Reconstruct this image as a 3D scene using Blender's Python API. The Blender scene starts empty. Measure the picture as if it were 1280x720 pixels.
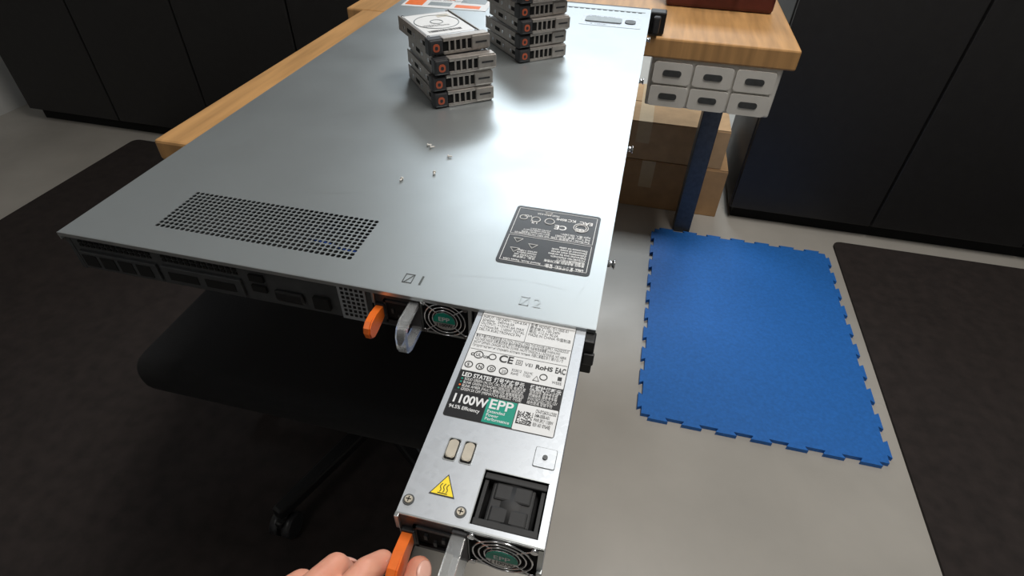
import bpy,bmesh,math,random
from mathutils import Vector,Matrix
random.seed(3)
S=bpy.context.scene
col=S.collection
try:
    S.view_settings.view_transform='Standard'
except Exception: pass
LZ=0.9   # height of server lid

# ---------------------------------------------------------------- materials
def M(name,c,rough=0.5,metal=0.0,nscale=0,namt=0.0,bump=0.0,emit=0,trans=0,c2=None,vor=False,rvar=0.0,stretch=None,ior=1.45,sub=0,coat=0):
    m=bpy.data.materials.new(name); m.use_nodes=True
    nt=m.node_tree; N=nt.nodes; L=nt.links; b=N['Principled BSDF']
    c=tuple(c)+(1,) if len(c)==3 else c
    b.inputs['Base Color'].default_value=c
    b.inputs['Roughness'].default_value=rough
    b.inputs['Metallic'].default_value=metal
    b.inputs['IOR'].default_value=ior
    if trans: b.inputs['Transmission Weight'].default_value=trans
    if sub:
        b.inputs['Subsurface Weight'].default_value=sub
        b.inputs['Subsurface Radius'].default_value=(1,.3,.15)
        b.inputs['Subsurface Scale'].default_value=.004
    if nscale:
        tc=N.new('ShaderNodeTexCoord'); mp=N.new('ShaderNodeMapping')
        L.new(tc.outputs['Object'],mp.inputs[0])
        if stretch: mp.inputs['Scale'].default_value=stretch
        if vor:
            t=N.new('ShaderNodeTexVoronoi'); t.inputs['Scale'].default_value=nscale
            bw=N.new('ShaderNodeRGBToBW'); L.new(t.outputs['Color'],bw.inputs[0]); out=bw.outputs[0]
        else:
            t=N.new('ShaderNodeTexNoise'); t.inputs['Scale'].default_value=nscale
            t.inputs['Detail'].default_value=6; out=t.outputs[0]
        L.new(mp.outputs[0],t.inputs['Vector'])
        rp=N.new('ShaderNodeMapRange'); rp.inputs[1].default_value=.25; rp.inputs[2].default_value=.75
        L.new(out,rp.inputs[0])
        mx=N.new('ShaderNodeMix'); mx.data_type='RGBA'
        mx.inputs[6].default_value=c
        d=c2 if c2 else tuple(x*(1-namt) for x in c[:3])
        mx.inputs[7].default_value=tuple(d)+(1,)
        L.new(rp.outputs[0],mx.inputs[0]); L.new(mx.outputs[2],b.inputs['Base Color'])
        if rvar:
            r2=N.new('ShaderNodeMapRange'); r2.inputs[3].default_value=rough-rvar; r2.inputs[4].default_value=rough+rvar
            L.new(rp.outputs[0],r2.inputs[0]); L.new(r2.outputs[0],b.inputs['Roughness'])
        if bump:
            bp=N.new('ShaderNodeBump'); bp.inputs['Strength'].default_value=bump; bp.inputs['Distance'].default_value=.001
            L.new(out,bp.inputs['Height']); L.new(bp.outputs[0],b.inputs['Normal'])
    return m

m_lid=M('lid_steel',(.51,.55,.565),.40,.82,7,.15,0.03,rvar=.06)
m_edge=M('cut_edge_steel',(.6,.63,.64),.3,.9,60,.2)
m_galv=M('galvanised_steel',(.50,.53,.57),.42,.75,300,.10,0.0,vor=True,rvar=.03)
m_dsteel=M('dark_steel',(.10,.105,.11),.45,.6,80,.3)
m_black=M('black_plastic',(.012,.012,.013),.42,0,200,.3,.03)
m_fan=M('fan_black',(.014,.014,.015),.6,0,200,.3,.03)
m_void=M('matt_black',(.004,.004,.004),.9,0,50,.3)
m_blk2=M('charcoal_plastic',(.035,.035,.038),.35,0,200,.3)
m_stk=M('sticker_black',(.012,.012,.014),.35,0,300,.3)
m_ink=M('print_grey',(.80,.80,.80),.5,0,300,.12)
m_white=M('label_white',(.70,.71,.72),.45,0,200,.06)
m_inkb=M('print_black',(.02,.02,.02),.5,0,300,.2)
m_green=M('label_green',(.0,.27,.19),.4,0,200,.1)
m_orange=M('orange_plastic',(.85,.17,.02),.38,0,150,.15,.02)
m_led=M('ring_orange',(.50,.10,.04),.45,0,200,.2)
m_yel=M('warning_yellow',(.95,.72,.03),.45,0,200,.1)
m_bronze=M('bronze_pad',(.60,.55,.46),.35,.4,200,.2)
m_chrome=M('bright_wire',(.75,.76,.78),.18,1,200,.1)
m_mark=M('stamped_mark',(.12,.13,.13),.5,.5,200,.2)
m_mark2=M('faint_mark',(.30,.33,.34),.5,.6,200,.2)
m_brz=M('carrier_metal',(.42,.385,.355),.36,.55,150,.30,.03)
m_hdd=M('drive_aluminium',(.62,.62,.62),.35,.8,90,.15)
m_wood=M('bench_wood',(.60,.33,.13),.42,0,6,.4,.05,stretch=(12,1,1))
m_card=M('cardboard',(.42,.25,.12),.85,0,20,.25,.1)
m_card2=M('cardboard_pale',(.50,.32,.17),.85,0,20,.25,.1)
m_tape=M('packing_tape',(.50,.36,.2),.3,0,40,.1)
m_floor=M('concrete_floor',(.47,.445,.405),.36,0,3.2,.25,.04,rvar=.1)
m_mat=M('foam_blue',(.02,.17,.58),.6,0,120,.25,.2)
m_rub=M('added_rug_dark',(.030,.022,.020),.9,0,30,.5,.3)
m_wall=M('painted_wall',(.55,.55,.54),.8,0,4,.08)
m_ceil=M('ceiling_tile',(.72,.72,.72),.9,0,10,.08)
m_cab=M('white_plastic',(.7,.68,.64),.4,0,50,.08)
m_bcab=M('added_cabinet_black',(.018,.017,.017),.5,0,30,.3)
m_red=M('dark_red_case',(.10,.018,.012),.45,0,50,.3)
m_fab=M('black_fabric',(.006,.006,.007),.9,0,300,.4,.3)
m_skin=M('skin',(.72,.37,.26),.45,0,60,.15,.08,sub=.15,c2=(.62,.25,.17))
m_nail=M('nail',(.74,.42,.34),.3,0,60,.05)
m_slv=M('sleeve_cloth',(.03,.035,.05),.9,0,200,.3,.3)
m_lamp=M('lamp_housing',(.7,.7,.7),.5,0,20,.05)
m_pcb=M('circuit_board',(.01,.03,.022),.5,0,150,.5)
m_glint=M('glint_blue',(.02,.08,.4),.4,0,50,.1)
m_clear=bpy.data.materials.new('clear_plastic'); m_clear.use_nodes=True
_b=m_clear.node_tree.nodes['Principled BSDF']
_b.inputs['Base Color'].default_value=(.9,.93,.95,1); _b.inputs['Roughness'].default_value=.12
_b.inputs['Transmission Weight'].default_value=.85; _b.inputs['IOR'].default_value=1.35

# ---------------------------------------------------------------- helpers
def empty(name,loc=(0,0,0),rz=0):
    e=bpy.data.objects.new(name,None); e.empty_display_size=.02
    e.location=loc; e.rotation_euler=(0,0,rz); col.objects.link(e); return e
def fin(name,bm,mat,parent=None,smooth=False):
    bmesh.ops.recalc_face_normals(bm,faces=bm.faces[:])
    me=bpy.data.meshes.new(name); bm.to_mesh(me); bm.free()
    if smooth:
        for p in me.polygons: p.use_smooth=True
    me.materials.append(mat)
    o=bpy.data.objects.new(name,me); col.objects.link(o)
    if parent: o.parent=parent
    return o
def addbox(bm,x0,x1,y0,y1,z0,z1,bev=0,seg=2):
    r=bmesh.ops.create_cube(bm,size=1)
    vs=r['verts']
    for v in vs:
        v.co=Vector((x0+(v.co.x+.5)*(x1-x0),y0+(v.co.y+.5)*(y1-y0),z0+(v.co.z+.5)*(z1-z0)))
    if bev:
        es=list({e for v in vs for e in v.link_edges})
        bmesh.ops.bevel(bm,geom=es,offset=bev,segments=seg,affect='EDGES',profile=.5)
def box(name,x0,x1,y0,y1,z0,z1,mat,parent=None,bev=0,seg=2):
    bm=bmesh.new(); addbox(bm,x0,x1,y0,y1,z0,z1,bev,seg); return fin(name,bm,mat,parent)
def boxes(name,lst,mat,parent=None,bev=0):
    bm=bmesh.new()
    for b in lst: addbox(bm,*b,bev=bev)
    return fin(name,bm,mat,parent)
def prism(name,pts,axis,lo,hi,mat,parent=None,bev=0):
    bm=bmesh.new()
    def P(p,h):
        return {'z':(p[0],p[1],h),'x':(h,p[0],p[1]),'y':(p[0],h,p[1])}[axis]
    a=[bm.verts.new(P(p,lo)) for p in pts]; b=[bm.verts.new(P(p,hi)) for p in pts]
    n=len(pts)
    bm.faces.new(a); bm.faces.new(b)
    for i in range(n): bm.faces.new((a[i],a[(i+1)%n],b[(i+1)%n],b[i]))
    if bev:
        es=[e for e in bm.edges if (e.verts[0] in a)==(e.verts[1] in a)]
        bmesh.ops.bevel(bm,geom=es,offset=bev,segments=2,affect='EDGES')
    return fin(name,bm,mat,parent)
def rrpts(x0,x1,y0,y1,r,n=5):
    o=[]
    for cx,cy,a0 in ((x1-r,y1-r,0),(x0+r,y1-r,90),(x0+r,y0+r,180),(x1-r,y0+r,270)):
        for i in range(n+1):
            a=math.radians(a0+90*i/n); o.append((cx+r*math.cos(a),cy+r*math.sin(a)))
    return o
def rr(name,x0,x1,y0,y1,z0,z1,r,mat,parent=None,axis='z',bev=0):
    return prism(name,rrpts(x0,x1,y0,y1,r),axis,z0,z1,mat,parent,bev)
def cyl(name,c,r,h,axis,mat,parent=None,n=28,r2=None):
    bm=bmesh.new()
    rot={'z':Matrix(),'y':Matrix.Rotation(math.pi/2,4,'X'),'x':Matrix.Rotation(math.pi/2,4,'Y')}[axis]
    bmesh.ops.create_cone(bm,cap_ends=True,segments=n,radius1=r,radius2=r if r2 is None else r2,depth=h,matrix=Matrix.Translation(c)@rot)
    o=fin(name,bm,mat,parent)
    for p in o.data.polygons: p.use_smooth=len(p.vertices)==4
    return o
def tube(name,paths,rad,mat,parent=None,cyclic=True):
    cu=bpy.data.curves.new(name,'CURVE'); cu.dimensions='3D'; cu.bevel_depth=rad; cu.bevel_resolution=2
    for pts in paths:
        sp=cu.splines.new('POLY'); sp.points.add(len(pts)-1)
        for i,p in enumerate(pts): sp.points[i].co=(*p,1)
        sp.use_cyclic_u=cyclic if len(pts)>2 else False
    cu.materials.append(mat)
    o=bpy.data.objects.new(name,cu); col.objects.link(o)
    if parent: o.parent=parent
    return o
def ring(c,r,axis='y',n=32):
    o=[]
    for i in range(n):
        a=2*math.pi*i/n; u,v=r*math.cos(a),r*math.sin(a)
        o.append({'y':(c[0]+u,c[1],c[2]+v),'z':(c[0]+u,c[1]+v,c[2])}[axis])
    return o
FIT=[]
def text(name,body,x,y,z,size,mat,parent=None,rz=0,align='LEFT',up=False,bold=0,sx=1,maxw=None,maxh=None):
    cu=bpy.data.curves.new(name,'FONT'); cu.body=body; cu.size=size; cu.align_x=align; cu.offset=bold
    cu.space_line=.9
    cu.materials.append(mat)
    o=bpy.data.objects.new(name,cu); col.objects.link(o)
    o.location=(x,y,z); o.rotation_euler=(math.pi/2 if up else 0,0,rz); o.scale=(sx,1,1)
    if parent: o.parent=parent
    if maxw or maxh: FIT.append((o,maxw,maxh))
    return o

# ---------------------------------------------------------------- room
box('floor',-3,3,-2.4,5,-.1,0,m_floor)
box('wall_back',-3,3,5,5.1,0,2.8,m_wall)
box('wall_front',-3,3,-2.5,-2.4,0,2.8,m_wall)
box('wall_left',-3.1,-3,-2.5,5.1,0,2.8,m_wall)
box('wall_right',3,3.1,-2.5,5.1,0,2.8,m_wall)
box('ceiling',-3.1,3.1,-2.5,5.1,2.8,2.9,m_ceil)
box('baseboard_back',-3,3,4.985,5,0,.1,m_lamp)

def lamp(name,x,y,sx,sy,w,colr=(1,1,1)):
    e=empty(name,(x,y,2.8))
    box('housing',-sx/2-.03,sx/2+.03,-sy/2-.03,sy/2+.03,-.05,0,m_lamp,e,.005)
    l=bpy.data.lights.new('tube_light','AREA'); l.shape='RECTANGLE'; l.size=sx; l.size_y=sy; l.energy=w; l.color=colr
    o=bpy.data.objects.new('tube_light',l); col.objects.link(o); o.parent=e; o.location=(0,0,-.056)
lamp('ceiling_lamp',-.35,3.75,2.4,.9,88,(.86,.94,1))
lamp('ceiling_lamp.001',.45,.8,.4,1.3,42,(1,.96,.9))
lamp('ceiling_lamp.002',-1.1,-.9,.4,1.0,6,(1,.97,.93))

# ---------------------------------------------------------------- workbench and table
e=empty('workbench')
box('top',-.66,.30,1.215,1.9,.815,.855,m_wood,e,.004)
boxes('legs',[(-.64,-.58,1.26,1.32,0,.815),(.22,.28,1.82,1.88,0,.815),(-.64,-.58,1.82,1.88,0,.815),(-.20,-.14,1.26,1.32,0,.815)],m_dsteel,e,.003)
e=empty('side_table')
box('top',-.62,-.025,.56,1.213,.825,.855,m_wood,e,.004)
boxes('legs',[(-.09,-.05,.66,.70,0,.825),(-.09,-.05,1.12,1.16,0,.825),(-.60,-.56,1.12,1.16,0,.825)],m_dsteel,e,.003)

e=empty('parts_drawer_cabinet')
box('shell',.02,.28,1.223,1.42,.712,.8148,m_cab,e,.004)
for i in range(3):
    for j in range(2):
        x0=.026+i*.083; z0=.715+j*.049
        rr('drawer_front',x0,x0+.078,z0,z0+.044,1.216,1.224,.006,m_cab,e,axis='y',bev=.001)
        rr('grip',x0+.02,x0+.058,z0+.016,z0+.029,1.2145,1.2165,.006,m_dsteel,e,axis='y')

e=empty('tool_case')
box('body',.03,.27,1.46,1.66,.855,.945,m_red,e,.008)
box('lid',.03,.27,1.46,1.66,.947,.975,m_red,e,.008)
boxes('latches',[(.06,.08,1.452,1.46,.92,.965),(.22,.24,1.452,1.46,.92,.965)],m_chrome,e,.001)
tube('carry_handle',[[(.11,1.46,.915),(.11,1.435,.92),(.19,1.435,.92),(.19,1.46,.915)]],.005,m_black,e,False)

def carton(name,x0,x1,y0,y1,z0,h,mat):
    e=empty(name,(x0,y0,z0)); w=x1-x0; d=y1-y0
    box('carton_body',0,w,0,d,0,h-.004,mat,e,.003)
    boxes('top_flaps',[(.002,w-.002,.002,d/2-.003,h-.004,h),(.002,w-.002,d/2+.003,d-.002,h-.004,h)],mat,e)
    box('tape_strip',w/2-.025,w/2+.025,-.001,.0005,h*.45,h,m_tape,e)
    box('tape_top',w/2-.025,w/2+.025,-.001,d,h,h+.0008,m_tape,e)
carton('cardboard_box',-.20,.38,1.96,2.36,0,.20,m_card)
carton('cardboard_box.001',-.25,.35,1.965,2.33,.2008,.15,m_card2)

def cabinet(name,x0,x1,y0):
    e=empty(name,(x0,y0,0)); w=x1-x0; H=1.9; D=.45
    box('cabinet_body',0,w,.02,D,.05,H,m_bcab,e,.004)
    box('plinth',.02,w-.02,.04,D-.02,0,.05,m_void,e)
    n=max(2,round(w/.5)); dw=w/n
    for i in range(n):
        box('door',i*dw+.004,(i+1)*dw-.004,0,.019,.06,H-.01,m_bcab,e,.003)
        xx=(i+1)*dw-.04 if i%2==0 else i*dw+.03
        box('door_handle',xx,xx+.012,-.025,-.012,.9,1.05,m_dsteel,e,.003)
        boxes('handle_mounts',[(xx,xx+.012,-.014,.001,.905,.92),(xx,xx+.012,-.014,.001,1.03,1.045)],m_dsteel,e)
cabinet('added_dark_cabinet',.42,2.42,1.95)  # invented black cabinets, added to darken both sides of the view
cabinet('added_dark_cabinet.001',-2.8,-.8,1.95)

# ---------------------------------------------------------------- floor mats
def puzzle(name,x0,x1,y0,y1):
    pts=[]
    def side(ax,ay,bx,by,nx,ny):
        L=math.hypot(bx-ax,by-ay); n=int(L/.08); ux,uy=(bx-ax)/L,(by-ay)/L
        st=L/n
        for i in range(n):
            for t,o in ((0,0),(.28,0),(.20,.011),(.80,.011),(.72,0)):
                pts.append((ax+ux*st*(i+t)+nx*o,ay+uy*st*(i+t)+ny*o))
    side(x0,y0,x1,y0,0,-1); side(x1,y0,x1,y1,1,0); side(x1,y1,x0,y1,0,1); side(x0,y1,x0,y0,-1,0)
    prism(name,pts,'z',0,.012,m_mat)
puzzle('foam_floor_mat',.153,.755,.935,1.80)
e=empty('added_dark_rug'); rr('added_rug_body',-2.2,-.30,-.9,1.9,0,.008,.03,m_rub,e)  # added dark sheet in place of shaded floor on the left
e=empty('added_dark_rug.001'); rr('added_rug_body',.80,2.4,-.9,1.9,0,.008,.03,m_rub,e)  # made-up rug, its dark colour dims the right of the view

# ---------------------------------------------------------------- rolling stool
e=empty('rolling_stool',(-.47,.72,0))
bm=bmesh.new(); addbox(bm,-.28,.28,-.28,.27,.42,.50,.035,5); fin('seat_cushion',bm,m_fab,e,True)
box('seat_pan',-.16,.16,-.16,.16,.395,.42,m_black,e,.005)
cyl('gas_column',(0,0,.25),.025,.30,'z',m_dsteel,e)
cyl('hub',(0,0,.10),.045,.07,'z',m_black,e)
for k in range(5):
    a=math.radians(-110+72*k); c,s=math.cos(a),math.sin(a)
    bm=bmesh.new(); addbox(bm,.02,.31,-.02,.02,.07,.105,.008)
    for v in bm.verts: v.co.y*=1-.4*v.co.x/.31
    bmesh.ops.rotate(bm,verts=bm.verts[:],cent=(0,0,0),matrix=Matrix.Rotation(a,3,'Z'))
    fin('star_leg',bm,m_black,e)
    x,y=.30*c,.30*s
    for o in (-.014,.014):
        cyl('caster_wheel',(x+o,y,.036),.0275,.018,'x',m_blk2,e)
    cyl('caster_axle',(x,y,.05),.008,.05,'z',m_chrome,e)
    box('caster_hood',x-.008,x+.008,y-.02,y+.02,.04,.07,m_black,e,.004)

# ---------------------------------------------------------------- server chassis
srv=empty('rack_server',(0,0,LZ))
X0,X1,Y0,Y1=-.495,0.0,.309,1.235
bm=bmesh.new()
def q(x0,x1,y0,y1):
    bm.faces.new([bm.verts.new(p) for p in ((x0,y0,0),(x1,y0,0),(x1,y1,0),(x0,y1,0))])
pit=.00525; nx,ny=38,12
vx1=-.219; vx0=vx1-nx*pit; vy0=.340; vy1=vy0+ny*pit
q(X0,vx0,Y0,Y1); q(vx1,X1,Y0,Y1); q(vx0,vx1,Y0,vy0); q(vx0,vx1,vy1,Y1)
for i in range(nx):
    for j in range(ny):
        x=vx0+i*pit; y=vy0+j*pit; h=pit; g=.11*pit; k=.30*pit
        C=[bm.verts.new(p) for p in ((x,y,0),(x+h,y,0),(x+h,y+h,0),(x,y+h,0))]
        H=[bm.verts.new(p) for p in ((x+k,y+g,0),(x+h-k,y+g,0),(x+h-g,y+k,0),(x+h-g,y+h-k,0),(x+h-k,y+h-g,0),(x+k,y+h-g,0),(x+g,y+h-k,0),(x+g,y+k,0))]
        for s in range(4):
            bm.faces.new((C[s],C[(s+1)%4],H[(2*s+1)%8],H[2*s]))
            bm.faces.new((C[s],H[2*s],H[(2*s-1)%8]))
for f in bm.faces:
    f.normal_update()
    if f.normal.z<0: f.normal_flip()
me=bpy.data.meshes.new('lid'); bm.to_mesh(me); bm.free(); me.materials.append(m_lid)
lid=bpy.data.objects.new('lid',me); col.objects.link(lid); lid.parent=srv
md=lid.modifiers.new('thick','SOLIDIFY'); md.thickness=.001; md.offset=-1
box('lid_rear_lip',X0,X1,Y0-.0006,Y0+.0006,-.0035,.0002,m_edge,srv)
boxes('lid_side_lips',[(X1-.0008,X1+.0004,Y0,Y1,-.008,-.0002),(X0-.0004,X0+.0008,Y0,Y1,-.008,-.0002)],m_lid,srv)
zb=-.0435
boxes('chassis_shell',[(X0+.002,X1-.003,Y0+.004,Y1-.002,zb,zb+.0012),
   (X1-.0055,X1-.0012,Y0+.003,Y1-.002,zb,-.0012),(X0+.0012,X0+.0055,Y0+.003,Y1-.002,zb,-.0012),
   (-.0985,-.0955,Y0+.003,Y0+.22,zb,-.0012),(-.1925,-.1895,Y0+.003,Y0+.22,zb,-.0012),
   (-.10,-.005,Y0+.215,Y0+.217,zb,-.0012)],m_dsteel,srv)
box('corner_latch',-.0075,.0015,.2985,.311,-.040,-.004,m_black,srv,.0012)
box('corner_latch_tab',-.006,.0025,.2965,.300,-.028,-.016,m_blk2,srv,.0008)
box('system_board',X0+.01,-.195,.34,1.1,zb+.003,zb+.006,m_pcb,srv)
boxes('heat_sinks',[(-.46,-.36,.45,.6,zb+.006,-.006),(-.33,-.23,.5,.6,zb+.006,-.006)],m_dsteel,srv)
box('vent_dark_block',-.42,-.215,.335,.43,zb+.006,-.020,m_void,srv)  # matt black block added so the inside looks dark through the vents
tube('blue_glint_strand',[[(-.28,.372,-.010),(-.26,.369,-.010),(-.235,.363,-.010),(-.222,.366,-.012)]],.0012,m_glint,srv,False)  # blue strand coloured to stand for a glint of light below the vents
box('front_bezel',X0+.002,X1-.002,Y1-.002,Y1+.014,zb+.001,-.001,m_blk2,srv,.002)
for sx,nm in ((1,'right'),(-1,'left')):
    xa=X1 if sx>0 else X0-.032
    box('ear_'+nm,xa,xa+.032,Y1-.012,Y1+.018,zb+.001,-.001,m_black,srv,.003)
    box('ear_handle_'+nm,xa+.008,xa+.022,Y1-.028,Y1-.012,zb+.006,-.006,m_blk2,srv,.003)
box('lid_front_step',X0+.01,-.01,Y1-.03,Y1-.027,0,.0004,m_mark2,srv)
rr('latch_recess',-.127,-.014,1.095,1.163,0,.0005,.004,m_galv,srv)
rr('latch_lever',-.118,-.050,1.115,1.145,.0005,.0025,.004,m_mark2,srv,bev=.0005)
rr('latch_lock',-.044,-.024,1.118,1.142,.0005,.002,.008,m_dsteel,srv)
text('latch_text','OPEN  PUSH',-.115,1.150,.0007,.009,m_mark,srv)
text('latch_text_small','1  2  LOCK',-.115,1.101,.0007,.008,m_mark,srv)
boxes('front_vent_slots',[(-.30+i*.0115,-.2925+i*.0115,1.20,1.203,.0,.0003) for i in range(25)],m_void,srv)
for y in (.402,.631,.857,1.06):
    cyl('rail_pin',(.003,y,-.006),.0032,.006,'x',m_chrome,srv,16)
    cyl('rail_pin_head',(.0065,y,-.006),.0045,.0014,'x',m_chrome,srv,16)
def stamp(x,y,n,mt,s=1):
    w=.0085*s; h=.0115*s
    t=.0008
    boxes('stamped_zero_box',[(x,x+w,y,y+t,.0001,.0003),(x,x+w,y+h-t,y+h,.0001,.0003),(x,x+t,y,y+h,.0001,.0003),(x+w-t,x+w,y,y+h,.0001,.0003)],mt,srv)
    bm=bmesh.new()
    vs=[bm.verts.new(p) for p in ((x+.001,y,.0003),(x+.002,y,.0003),(x+w,y+h,.0003),(x+w-.001,y+h,.0003))]
    bm.faces.new(vs); fin('stamped_slash',bm,mt,srv)
    text('stamped_digit',n,x+w+.003,y,.0003,.0165*s,mt,srv,bold=.0001)
stamp(-.1655,.324,'1',m_mark)
m_mark3=M('very_faint_mark',(.42,.455,.47),.44,.82,200,.1)
stamp(-.064,.322,'2',m_mark3,.9)
bm=bmesh.new()
for (x,y,L,a) in ((-.12,.345,.055,8),(-.06,.352,.03,-5),(-.17,.36,.03,20),(-.03,.50,.04,60),(-.08,.53,.05,70),(-.31,.43,.06,15),(-.05,.60,.05,80),(-.14,.40,.03,40),(-.38,.6,.05,30),(-.02,.34,.03,75)):
    a=math.radians(a); dx,dy=math.cos(a)*L,math.sin(a)*L; px,py=-math.sin(a)*.00018,math.cos(a)*.00018
    bm.faces.new([bm.verts.new(p) for p in ((x,y,.00015),(x+dx,y+dy,.00015),(x+dx+px,y+dy+py,.00015),(x+px,y+py,.00015))])
fin('scratches',bm,m_edge,srv)

box('rear_panel',X0+.004,-.192,.3125,.3140,zb+.001,-.001,m_dsteel,srv)
sl=[]
for k in range(2):
    xa=-.485+k*.088
    for i in range(13):
        for j in range(3):
            sl.append((xa+.004+i*.006,xa+.008+i*.006,.3115,.3127,-.013+j*.004-.002,-.0105+j*.004-.002))
boxes('panel_vents',sl,m_void,srv)
boxes('panel_brackets',[(-.485,-.402,.3095,.3126,-.0395,-.020),(-.397,-.315,.3095,.3126,-.0395,-.020)],m_dsteel,srv,.0006)
boxes('network_ports',[(-.482+i*.0195,-.467+i*.0195,.3088,.3105,-.0365,-.0235) for i in range(4)],m_void,srv)
boxes('card_ports',[(-.390,-.360,.3088,.3105,-.0345,-.0255),(-.352,-.322,.3088,.3105,-.0345,-.0255)],m_void,srv)
boxes('usb_ports',[(-.305,-.291,.310,.3128,-.018,-.011),(-.305,-.291,.310,.3128,-.030,-.023)],m_void,srv)
box('video_port',-.283,-.255,.309,.3126,-.036,-.024,m_black,srv,.002)
boxes('management_port',[(-.245,-.230,.3085,.3126,-.036,-.023)],m_void,srv)
box('panel_bracket_plate',-.2195,-.194,.3105,.3127,-.0425,-.002,m_galv,srv)
pp=[]
for i in range(5):
    for j in range(7): pp.append((-.2165+i*.0045,-.2140+i*.0045,.3098,.3107,-.038+j*.005,-.0355+j*.005))
boxes('panel_perforation',pp,m_void,srv)

# ---------- regulatory sticker
bl,br,bb,bt=-.097,-.013,.371,.465
rr('sticker_base',bl,br,bb,bt,.0001,.0004,.004,m_stk,srv)
def frame(n,x0,x1,y0,y1,z,t,mt,par):
    boxes(n,[(x0,x1,y0,y0+t,z-.0001,z),(x0,x1,y1-t,y1,z-.0001,z),(x0,x0+t,y0,y1,z-.0001,z),(x1-t,x1,y0,y1,z-.0001,z)],mt,par)
frame('sticker_frame_upper',bl+.003,br-.003,.4165,.461,.0006,.0005,m_ink,srv)
frame('sticker_frame_lower',bl+.003,br-.003,.375,.4145,.0006,.0005,m_ink,srv)
z=.0006
R=br-.006
def ft(b,x,y,s,bold=0,mw=None): text('sticker_text',b,x,y,z,s,m_ink,srv,rz=math.pi,bold=bold+.00005,maxw=mw)
# text reads from the front of the server: baseline goes towards -x, lines go towards +y
ft('Reg Model / 产品型号: E39S\nReg Type / 型号: E39S001\nInput 输入 100-240V~',R,.4205,.0042,mw=.036)
ft('RoHS  R33012  CAN ICES-3(A)/NMB-3(A)\nMade in Czech Republic 产地 捷克\nThis device complies with part 15\nof the FCC rules 2014-11',R-.038,.4200,.0034,mw=.033)
ft('CE',R-.024,.4400,.010,.0002); ft('EAC',R-.0005,.4520,.0070,.00015)
ft('GS',R-.0070,.4395,.0075,.0002); ft('UL',R-.053,.4410,.006,.0001); ft('VCI',R-.060,.4500,.005)
ft('KC',R-.017,.4525,.006,.0001); ft('MSIP-REM-E2K',R-.034,.4560,.0036)
ft('BSMI',R-.026,.4520,.005,.0001)
tube('sticker_cert_rings',[ring((R-.0110,.4410,z),.0070,'z'),ring((R-.0110,.4410,z),.0050,'z'),ring((R-.0420,.4440,z),.0046,'z'),ring((R-.0555,.4440,z),.0042,'z'),ring((R-.068,.4450,z),.0036,'z')],.0005,m_ink,srv)
def tri(cx,cy,s): return [(cx-s,cy+s*.6,z),(cx+s,cy+s*.6,z),(cx,cy-s*.9,z)]
tube('sticker_warning_triangles',[tri(R-.065,.4070,.0042),tri(R-.065,.3920,.0042),tri(R-.050,.4010,.0042),tri(R-.045,.4560,.0035)],.00045,m_ink,srv)
ft('DELL  服务器系统  警告:',R,.3785,.0055,.00015,mw=.034)
ft('高电压 电击危险 请断开所有\n电源线后再检修设备\nУстройство отключать\nDébranchez tous les cordons\nd\'alimentation avant service\nDisconnect all power cords\nDesconecte los cables',R,.3850,.0040,.00003,mw=.036)
ft('注意: 参阅手册\nCAUTION: see\nmanual before\nservice >18kg',R-.044,.3840,.0035,mw=.020)
ft('Round Rock, Texas USA',R-.038,.3785,.0034,mw=.034)

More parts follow.
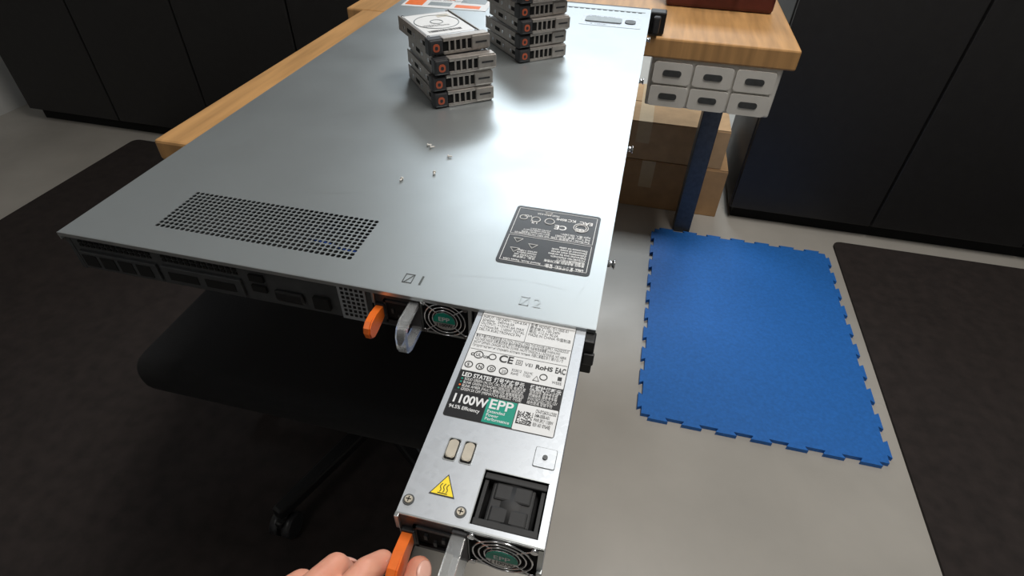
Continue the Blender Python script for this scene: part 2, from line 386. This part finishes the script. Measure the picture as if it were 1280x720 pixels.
# ---------------------------------------------------------------- power supply units
def psu(name,x,yf,label=True):
    e=empty(name,(x,yf,LZ-.0025))
    W=.0870; H=.039; Lg=.19
    t=.0009
    fx0,fx1,fy0,fy1=.043,.0825,.0035,.0385
    boxes('case_top',[(0,fx0,0,Lg,-t,0),(fx1,W,0,Lg,-t,0),(fx0,fx1,0,fy0,-t,0),(fx0,fx1,fy1,Lg,-t,0)],m_galv,e)
    boxes('case_shell',[(0,t,0,Lg,-H,-t),(W-t,W,0,Lg,-H,-t),(0,W,0,Lg,-H,-H+t),(0,W,Lg-t,Lg,-H,-t)],m_galv,e)
    box('inner_block',.002,W-.002,fy1+.002,Lg-.002,-H+.001,-.0012,m_void,e)
    box('inner_block_left',.002,fx0-.002,.002,fy1+.002,-H+.001,-.0012,m_void,e)
    fb=[(fx0+.0005,fx1-.0005,.004,.0085,-.0385,-.0010),(fx0+.0005,fx1-.0005,.0335,.0378,-.0385,-.0010)]
    boxes('fan_frame',fb,m_fan,e,.0006)
    boxes('fan_body_top',[(fx0+.0065,fx1-.0065,.0085,.0335,-.030,-.0030),(fx0+.0085,fx1-.0085,.0085,.0185,-.010,-.0020),(fx0+.0085,fx1-.0085,.0225,.0335,-.010,-.0020)],m_fan,e,.0012)
    cyl('fan_barrel',((fx0+fx1)/2,.021,-.0205),.0186,.027,'y',m_fan,e,40)
    boxes('fan_ribs',[(fx0+.001,fx0+.0035,.008,.0335,-.016,-.0025),(fx1-.0035,fx1-.001,.008,.0335,-.016,-.0025)],m_fan,e,.0003)
    boxes('hole_rim',[(fx0-.0004,fx1+.0004,fy1-.0002,fy1+.0004,-.0004,.0003),(fx0-.0006,fx0,fy0,fy1,-.0004,.0003)],m_edge,e)
    boxes('face_left',[(.0009,.010,-.0008,.0015,-.038,-.001),(.010,.041,-.0008,.0015,-.008,-.001),(.010,.041,-.0008,.0015,-.038,-.034)],m_blk2,e)
    box('inlet_socket',.0105,.0345,.0005,.004,-.0335,-.0085,m_black,e,.001)
    prism('inlet_well',rrpts(.0115,.0335,-.031,-.011,.003),'y',-.0002,.0012,m_void,e)
    boxes('inlet_pins',[(.016,.018,-.002,.001,-.023,-.018),(.027,.029,-.002,.001,-.023,-.018),(.0215,.0235,-.002,.001,-.029,-.024)],m_dsteel,e)
    boxes('inlet_rim',[(.0100,.0350,-.0022,-.0006,-.0110,-.0085),(.0100,.0350,-.0022,-.0006,-.0340,-.0315),(.0100,.0120,-.0022,-.0006,-.0340,-.0085),(.0330,.0350,-.0022,-.0006,-.0340,-.0085)],m_blk2,e)
    box('fan_backing',fx0-.001,W-.0012,.0012,.0035,-.0385,-.0015,m_void,e)
    boxes('face_frame',[(.041,.0435,-.001,.0012,-.0387,-.0005),(W-.003,W-.0002,-.001,.0012,-.0387,-.0005),(.041,W,-.001,.0012,-.0022,-.0002),(.041,W,-.001,.0012,-.0388,-.0368)],m_edge,e)
    box('edge_fold',0,W,-.0006,.0004,-.0016,.0003,m_edge,e)
    box('left_tab',-.0004,.0022,-.0028,.0004,-.014,.0002,m_edge,e,.0004)
    box('right_tab',W-.003,W+.0004,-.0028,.0004,-.039,-.028,m_edge,e,.0004)
    cx,cz=.0637,-.0195
    tube('fan_guard',[ring((cx,-.002,cz),r) for r in (.0178,.0142,.0108)]+
         [[(cx-.0185*a,-.0016,cz-.0165*b),(cx-.004*a,-.0016,cz-.004*b)] for a in(-1,1) for b in (-1,1)],.00065,m_chrome,e)
    for a in (-1,1):
        for b in (-1,1): cyl('guard_screw',(cx+.0182*a,-.0016,cz+.0160*b),.0022,.0022,'y',m_chrome,e,16)
    cyl('fan_badge_lower',(cx,-.0030,cz),.0096,.0012,'y',m_hdd,e,36)
    up=[(cx+.0096*math.cos(a),cz+.0096*math.sin(a)) for a in [math.radians(-8+196*i/24) for i in range(25)]]
    prism('fan_badge_green',up,'y',-.0040,-.0034,m_green,e)
    text('badge_text','EPP',cx,-.0042,cz+.0006,.0066,m_white,e,align='CENTER',up=True,bold=.0001)
    text('badge_text_watt','1100W',cx,-.0042,cz-.0058,.0048,m_inkb,e,align='CENTER',up=True,bold=.0001)
    def U(off):
        o=[]
        y1=-.036+off; zt=-.004-off; zbm=-.0365+off; r=.010-off*.8
        o.append((0,zt))
        for i in range(7):
            a=math.radians(90+90*i/6); o.append((y1+r+r*math.cos(a),zt-r+r*math.sin(a)))
        for i in range(7):
            a=math.radians(180+90*i/6); o.append((y1+r+r*math.cos(a),zbm+r+r*math.sin(a)))
        o.append((0,zbm)); return o
    prism('pull_handle',U(0)+U(.0045)[::-1],'x',.0340,.0425,m_clear,e,bev=.0008)
    box('handle_root',.034,.043,-.003,.0005,-.0375,-.002,m_blk2,e,.0006)
    lv=[(.001,-.016),(-.004,-.0145),(-.016,-.0125),(-.026,-.0125),(-.031,-.016),(-.0325,-.021),(-.031,-.027),(-.026,-.031),(-.018,-.0305),(-.006,-.0265),(.001,-.0245)]
    prism('release_lever',lv,'x',.0036,.0100,m_orange,e,bev=.0011)
    box('lever_root',.0025,.0112,-.004,.0008,-.0275,-.013,m_black,e,.001)
    for xx,yy in ((.0035,.0085),(.0352,.0085)):
        cyl('screw_seat',(xx+.001,yy,.0003),.0034,.0006,'z',m_dsteel,e,24)
        cyl('screw_head',(xx+.001,yy,.0009),.0027,.0012,'z',m_bronze,e,24,.0022)
        boxes('screw_cross',[(xx-.0006,xx+.0026,yy-.0003,yy+.0003,.0014,.0016),(xx+.0007,xx+.0013,yy-.0016,yy+.0016,.0014,.0016)],m_void,e)
    for xx in (.0187,.0292):
        rr('slot_rim',xx-.0042,xx+.0042,.0385,.0550,0,.0003,.0016,m_edge,e)
        rr('slot_void',xx-.0036,xx+.0036,.0392,.0543,.0001,.0004,.0013,m_void,e)
        rr('slot_spring_pad',xx-.0031,xx+.0031,.0402,.0533,.0001,.0014,.0022,m_bronze,e,bev=.0005)
    rr('earth_plate_outline',.0698,.0838,.0475,.0620,0,.0002,.0012,m_mark,e)
    rr('earth_plate',.0702,.0834,.0479,.0616,.0001,.0005,.0010,m_galv,e)
    cyl('earth_screw',(.0768,.0548,.0009),.0016,.001,'z',m_dsteel,e,20)
    cx,cy=.0222,.0212
    tb=[(cx-.0080,cy-.0060),(cx+.0080,cy-.0060),(cx,cy+.0085)]
    prism('warning_triangle_border',tb,'z',0,.0002,m_inkb,e)
    prism('warning_triangle',[(cx+(a-cx)*.86,cy+(b-cy)*.86) for a,b in tb],'z',.0001,.0003,m_yel,e)
    tube('hot_surface_mark',[[(cx+d+.0005*math.sin(i*1.2),cy-.0035+i*.0009,.0004) for i in range(7)] for d in (-.002,0,.002)]+[[(cx-.003,cy-.0043,.0004),(cx+.003,cy-.0043,.0004)]],.00025,m_inkb,e,False)
    if not label: return e
    a,b=.0040,.0795
    rr('label_border',a,b,.0700,.1800,0,.00015,.002,m_inkb,e)
    z=.0003
    rr('label_white_field',a+.0006,b-.0006,.1108,.1795,.0001,z,.0008,m_white,e)
    rr('label_black_strip',a+.0006,.0305,.0706,.0918,.0001,z,.0008,m_stk,e)
    box('label_green_block',.0305,.0508,.0712,.0912,.0001,z,m_green,e)
    rr('label_code_field',.0513,b-.0006,.0706,.0918,.0001,z,.0008,m_white,e)
    rr('label_led_strip',a+.0006,b-.0006,.0927,.1102,.0001,z,.0008,m_stk,e)
    z=.00045
    def T(bd,x,y,s,m=m_inkb,bold=0,w=None): text('label_text',bd,x,y,z,s,m,e,bold=bold,maxw=w)
    T('1100W',.0058,.0822,.0100,m_white,.00030,.0240)
    T('94.5% Efficiency',.0060,.0770,.0040,m_white,.00005,.0215)
    T('EPP',.0320,.0828,.0110,m_white,.0002,.0172)
    T('Extended\nPower\nPerformance',.0322,.0792,.0034,m_white,.00003,.0165)
    T('CN-0Y26KX-LO300\n04M-00BB-A01\nPWR SPLY 1100W\nREV A01 8Y6ABJ',.0640,.0868,.0040,bold=.00004,w=.0140)
    n=16; qs=.0105/n; ql=[]
    for i in range(n):
        for j in range(n):
            if i==0 or j==0 or random.random()<.5: ql.append((.0525+i*qs,.0525+(i+1)*qs,.0755+j*qs,.0755+(j+1)*qs,.0003,z))
    boxes('label_matrix_code',ql,m_inkb,e)
    T('LED STATES',.0066,.1052,.0052,m_white,.00015,.0215)
    T('灯号状态显示    燈號狀態顯示',.0300,.1052,.0050,m_white,.00010,.0480)
    T('SOLID GREEN (AC/DC OK) 绿色常亮 电源正常\nBLINK GREEN (STANDBY) 绿色闪烁 待机状态\nBLINK AMBER (FAULT) 橙色闪烁 故障报警显示\nGREEN 5X OFF (MISMATCH) 绿色五次 不匹配',.0095,.1020,.0034,m_ink,w=.044)
    T('恒亮绿色 请参考手册\n閃爍綠色 請參考手冊\nРУКОВОДСТВО 12V\n綠色熄滅 型號不符',.0565,.1020,.0034,m_ink,w=.0205)
    for k,mm in enumerate((m_green,m_green,m_orange,m_green)):
        cyl('led_dot',(.0078,.1029-k*.0029,.0004),.0007,.0002,'z',mm,e,12)
    T('c',.0070,.1255,.006,bold=.0001); tube('ring_cert',[ring((.0130,.1272,z),.0033,'z'),ring((.0085,.1165,z),.0028,'z'),ring((.0170,.1165,z),.0028,'z'),ring((.0255,.1165,z),.0029,'z'),ring((.0235,.1275,z),.0026,'z'),ring((.0345,.1165,z),.0030,'z'),ring((.0635,.1180,z),.0026,'z')],.00035,m_inkb,e)
    T('UL',.0110,.1258,.0042,bold=.0001,w=.0038); T('us',.0167,.1252,.005,bold=.0001,w=.004)
    T('CE',.0285,.1245,.0095,bold=.00025,w=.0105); T('回',.0410,.1250,.0055); T('VEI',.0480,.1250,.0045,w=.006)
    T('RoHS',.0560,.1245,.0056,bold=.0002,w=.0125); T('EAC',.0705,.1240,.0075,bold=.0002,w=.0075)
    T('S',.0073,.1150,.004,bold=.0001); T('N',.0157,.1150,.004,bold=.0001); T('D',.0243,.1150,.004,bold=.0001); T('20',.0330,.1150,.0035)
    T('R33012\nRoHS',.0400,.1180,.0034,w=.007); T('XAUI MC\n7110201',.0490,.1180,.0032,w=.0065)
    tube('label_triangles',[[(.0565,.1135,z),(.0610,.1135,z),(.0587,.1178,z)]],.0003,m_inkb,e)
    T('WEEE',.0700,.1140,.0034,w=.007); boxes('label_bin_icon',[(.0735,.0765,.1175,.1210,.0003,z)],m_inkb,e)
    boxes('label_rules',[(a+.001,b-.001,.1320,.1323,.0003,z),(a+.001,b-.001,.1478,.1481,.0003,z),(.0425,.0428,.1480,.1690,.0003,z),(a+.001,b-.001,.1690,.1693,.0003,z)],m_inkb,e)
    T('警告:不要打开电源供应器 CAUTION: DO NOT OPEN THIS POWER SUPPLY, HAZARDOUS\nVOLTAGE INSIDE 注意:高压危险 請勿打開電源供應器 內部有危險電壓 WARNUNG:\nNICHT OFFNEN. DANGER: NE PAS OUVRIR. HAUTE TENSION A L INTERIEUR. NO ABRIR\nПредупреждение: не открывать источник питания. 内部に高電圧あり 開けないで',.0056,.1448,.0036,w=.0715)
    T('INPUT: 100-240V~ 12A-6.5A\n50/60Hz   240V=6.5A\nOUTPUT: +12V/91.6A MAX\n+12Vaux/3A  1100W TOTAL\nDELTA ELECTRONICS PN',.0056,.1658,.0038,w=.0355)
    T('型号 MODEL: D1100E-S1\n额定输入: 100-240V\n输出: +12.2V 90.2A\nMADE IN CHINA 中国制造',.0440,.1658,.0038,w=.0330)
    return e
psu('power_supply_unit',-.0938,.1365)
psu('power_supply_unit.001',-.1878,.3125,False)

# ---------------------------------------------------------------- hard drives in caddies
def drive(name,loc,rz):
    e=empty(name,loc,rz); e.scale=(1,1,1.08)
    W,D,H=.0850,.120,.0190
    box('drive_body',.0075,.0775,.017,.118,.0018,.0165,m_hdd,e,.001)
    boxes('carrier_rails',[(.0045,.0062,.012,.120,.0006,.0175),(.0788,.0805,.012,.120,.0006,.0175),(.0045,.0805,.1195,.1205,.0006,.0050)],m_brz,e,.0003)
    for y in (.035,.060,.098):
        for x in (.0043,.0807): cyl('rail_screw',(x,y,.009),.0026,.0008,'x',m_chrome,e,14)
    boxes('rail_slots',[(.0043,.0046,.070,.086,.006,.011),(.0043,.0046,.020,.030,.006,.011),(.0804,.0807,.070,.086,.006,.011)],m_void,e)
    box('bezel_core',.001,W-.001,.0015,.0145,.0006,.0184,m_blk2,e,.0010)
    box('bezel_top_bar',.020,W-.002,-.0008,.012,.0150,.0189,m_brz,e,.0008)
    box('bezel_bottom_bar',.020,W-.002,-.0008,.010,.0004,.0040,m_brz,e,.0008)
    box('handle_end',.0590,W,-.0022,.012,.0018,.0175,m_brz,e,.0016)
    box('handle_notch',.0640,.0800,-.0026,-.0018,.0090,.0110,m_blk2,e)
    boxes('grille_bars',[(.0270+i*.0080,.0295+i*.0080,-.0010,.006,.003,.0160) for i in range(4)],m_brz,e,.0004)
    boxes('grille_voids',[(.0205,.0600,.0008,.0016,.0034,.0155)],m_void,e)
    box('release_button',.0015,.0195,-.0016,.010,.0014,.0176,m_blk2,e,.0018)
    rr('button_mark',.0056,.0144,.0050,.0138,-.0023,-.0015,.0035,m_led,e,axis='y')
    rr('button_mark_centre',.0080,.0120,.0074,.0114,-.0026,-.0022,.0015,m_blk2,e,axis='y')
    z0=.0165
    rr('drive_label',.0100,.0750,.024,.114,z0,z0+.0003,.004,m_white,e)
    tube('label_disc_outline',[ring((.0425,.074,z0+.0003),.0300,'z',40),ring((.0425,.074,z0+.0003),.0085,'z',24)],.0007,m_mark2,e)
    text('drive_text','600GB SAS 10K\n2.5 HDD ENTERPRISE',.018,.060,z0+.0005,.0052,m_inkb,e,maxw=.036)
    boxes('drive_barcodes',[(.016+i*.0013,.016+i*.0013+random.choice((.0004,.0008)),.033,.040,z0+.0002,z0+.0005) for i in range(36)],m_inkb,e)
    boxes('label_marks',[(.052,.070,.092,.104,z0+.0002,z0+.0005)],m_bronze,e)
    for x in (.0095,.0755):
        for y in (.021,.116): cyl('cover_screw',(x,y,z0+.0004),.0018,.0008,'z',m_chrome,e,14)
    return e
cnt=0
def stack(x,y,deg,n,jit):
    global cnt
    for k in range(n):
        nm='hard_drive' if cnt==0 else 'hard_drive.%03d'%cnt
        cnt+=1
        jx,jy,ja=jit[k]
        drive(nm,(x+jx,y+jy,LZ+.0003+k*.0208),math.radians(deg+ja))
stack(-.2548,.660,39,4,[(0,0,0),(-.002,.001,-1),(.003,.002,0),(-.006,.010,3)])
stack(-.1867,.857,41,5,[(0,0,0),(-.001,.001,1),(.002,.0,-1),(-.003,.003,1),(0,.002,0)])

# ---------------------------------------------------------------- loose screws on the lid
e=empty('loose_screws',(0,0,LZ))
for (x,y) in ((-.2275,.56),(-.199,.502),(-.2275,.480),(-.196,.5405),(-.2225,.556)):
    a=random.random()*6
    bm=bmesh.new()
    bmesh.ops.create_cone(bm,cap_ends=True,segments=14,radius1=.0018,radius2=.0018,depth=.0012,matrix=Matrix.Translation((x,y,.0020))@Matrix.Rotation(a,4,'Z')@Matrix.Rotation(math.pi/2,4,'Y'))
    bmesh.ops.create_cone(bm,cap_ends=True,segments=10,radius1=.0010,radius2=.0008,depth=.004,matrix=Matrix.Translation((x+.0025*math.cos(a),y+.0025*math.sin(a),.0018))@Matrix.Rotation(a,4,'Z')@Matrix.Rotation(math.pi/2,4,'Y'))
    fin('screw',bm,m_cab,e)

e=empty('instruction_leaflet',(-.40,1.17,LZ+.0002),math.radians(4))
box('sheet',-.085,.085,-.06,.06,0,.0006,m_white,e)
boxes('orange_panels',[(-.08,-.045,-.05,-.01,.0006,.0008),(.02,.07,-.05,-.03,.0006,.0008),(-.03,.01,.0,.04,.0006,.0008)],m_orange,e)
boxes('grey_figures',[(-.035,.01,-.045,-.02,.0006,.0008),(.025,.075,-.015,.03,.0006,.0008),(-.08,-.045,.01,.05,.0006,.0008)],m_mark2,e)
text('leaflet_text','SYSTEM TOUCHPOINTS\nMemory  Drives  Riser',-.04,-.005,.0009,.007,m_inkb,e)

# ---------------------------------------------------------------- hand on the release lever
hand=empty('left_hand')
bm=bmesh.new()
def hull(sph):
    b=bmesh.new()
    for (p,r) in sph: bmesh.ops.create_icosphere(b,subdivisions=2,radius=r,matrix=Matrix.Translation(p))
    res=bmesh.ops.convex_hull(b,input=b.verts[:])
    dead=list({g for g in res['geom_interior']+res['geom_unused'] if isinstance(g,bmesh.types.BMVert)})
    bmesh.ops.delete(b,geom=dead,context='VERTS')
    me=bpy.data.meshes.new('t'); b.to_mesh(me); b.free(); bm.from_mesh(me); bpy.data.meshes.remove(me)
def chain(pts):
    for a,b in zip(pts,pts[1:]): hull([a,b])
idx=[((-.106,.050,.878),.0105),((-.107,.086,.888),.0090),((-.1015,.107,.882),.0080),((-.0975,.1175,.8725),.0070)]
mid=[((-.124,.050,.879),.0105),((-.124,.088,.889),.0088),((-.1205,.107,.877),.0080),((-.117,.109,.862),.0072)]
rng=[((-.142,.044,.875),.0100),((-.142,.080,.883),.0086),((-.139,.097,.868),.0078),((-.135,.093,.853),.0068)]
pky=[((-.158,.034,.867),.0090),((-.160,.062,.872),.0076),((-.158,.077,.860),.0069),((-.153,.074,.847),.0060)]
thm=[((-.108,-.012,.850),.0150),((-.084,.032,.856),.0120),((-.0720,.072,.868),.0098),((-.0730,.098,.873),.0090),((-.0752,.1180,.8735),.0078)]
for c in (idx,mid,rng,pky,thm): chain(c)
wr=((-.142,-.055,.850),.021); wr2=((-.118,-.052,.852),.020)
hull([wr,wr2,((-.110,.035,.868),.012),((-.126,.042,.870),.012)])
hull([wr,wr2,((-.126,.042,.870),.012),((-.143,.036,.866),.0118)])
hull([wr,wr2,((-.143,.036,.866),.0118),((-.156,.026,.860),.0105)])
hull([wr2,((-.108,-.012,.850),.0150),((-.110,.030,.864),.011)])
hull([wr,wr2,((-.165,-.14,.832),.0235),((-.140,-.14,.834),.0235)])
hull([((-.165,-.14,.832),.0235),((-.140,-.14,.834),.0235),((-.20,-.30,.80),.036),((-.175,-.30,.80),.036)])
o=fin('hand_skin',bm,m_skin,hand,True)
r=o.modifiers.new('union','REMESH'); r.mode='VOXEL'; r.voxel_size=.0013; r.use_smooth_shade=True
s=o.modifiers.new('soft','SMOOTH'); s.factor=.5; s.iterations=6
def nail(p,d,up,w=.0048,l=.0062):
    d=Vector(d).normalized(); up=Vector(up).normalized(); s=d.cross(up).normalized(); up=s.cross(d)
    bm=bmesh.new(); bmesh.ops.create_uvsphere(bm,u_segments=16,v_segments=10,radius=1)
    Mx=Matrix((s,d,up)).transposed()
    for v in bm.verts: v.co=Vector(p)+Mx@Vector((v.co.x*w,v.co.y*l,v.co.z*.0014))
    fin('nail',bm,m_nail,hand,True)
nail((-.0975,.1165,.8785),(.2,.8,-.65),(0,.6,.8))
nail((-.0708,.1160,.8792),(0,1,-.1),(.6,0,.8),.0046,.0060)
nail((-.1180,.1155,.868),(.2,.3,-.9),(0,.95,.3))
bm=bmesh.new()
hull([((-.182,-.22,.817),.040),((-.160,-.22,.817),.040),((-.26,-.62,.74),.055),((-.22,-.62,.74),.055)])
fin('sleeve',bm,m_slv,hand,True)

# ---------------------------------------------------------------- fit label text to its box
bpy.context.view_layer.update()
for o,mw_,mh_ in FIT:
    w_=o.dimensions.x
    if mw_ and w_>mw_: o.scale.x*=mw_/w_

# ---------------------------------------------------------------- camera
X=Vector((.9726,-.1694,.1595)).normalized(); Yv=Vector((.2315,.637,-.735)); Yv=(Yv-X*Yv.dot(X)).normalized(); Zv=X.cross(Yv)
mw=Matrix((X,Yv,Zv)).to_4x4(); mw.translation=Vector((0,0,1.205))
cd=bpy.data.cameras.new('camera'); cam=bpy.data.objects.new('camera',cd); col.objects.link(cam)
cam.matrix_world=mw; cd.sensor_width=36; cd.lens=692/1280*36; cd.clip_start=.01
S.camera=cam
w=bpy.data.worlds.new('world'); S.world=w; w.use_nodes=True
w.node_tree.nodes['Background'].inputs[0].default_value=(.5,.55,.6,1); w.node_tree.nodes['Background'].inputs[1].default_value=.3
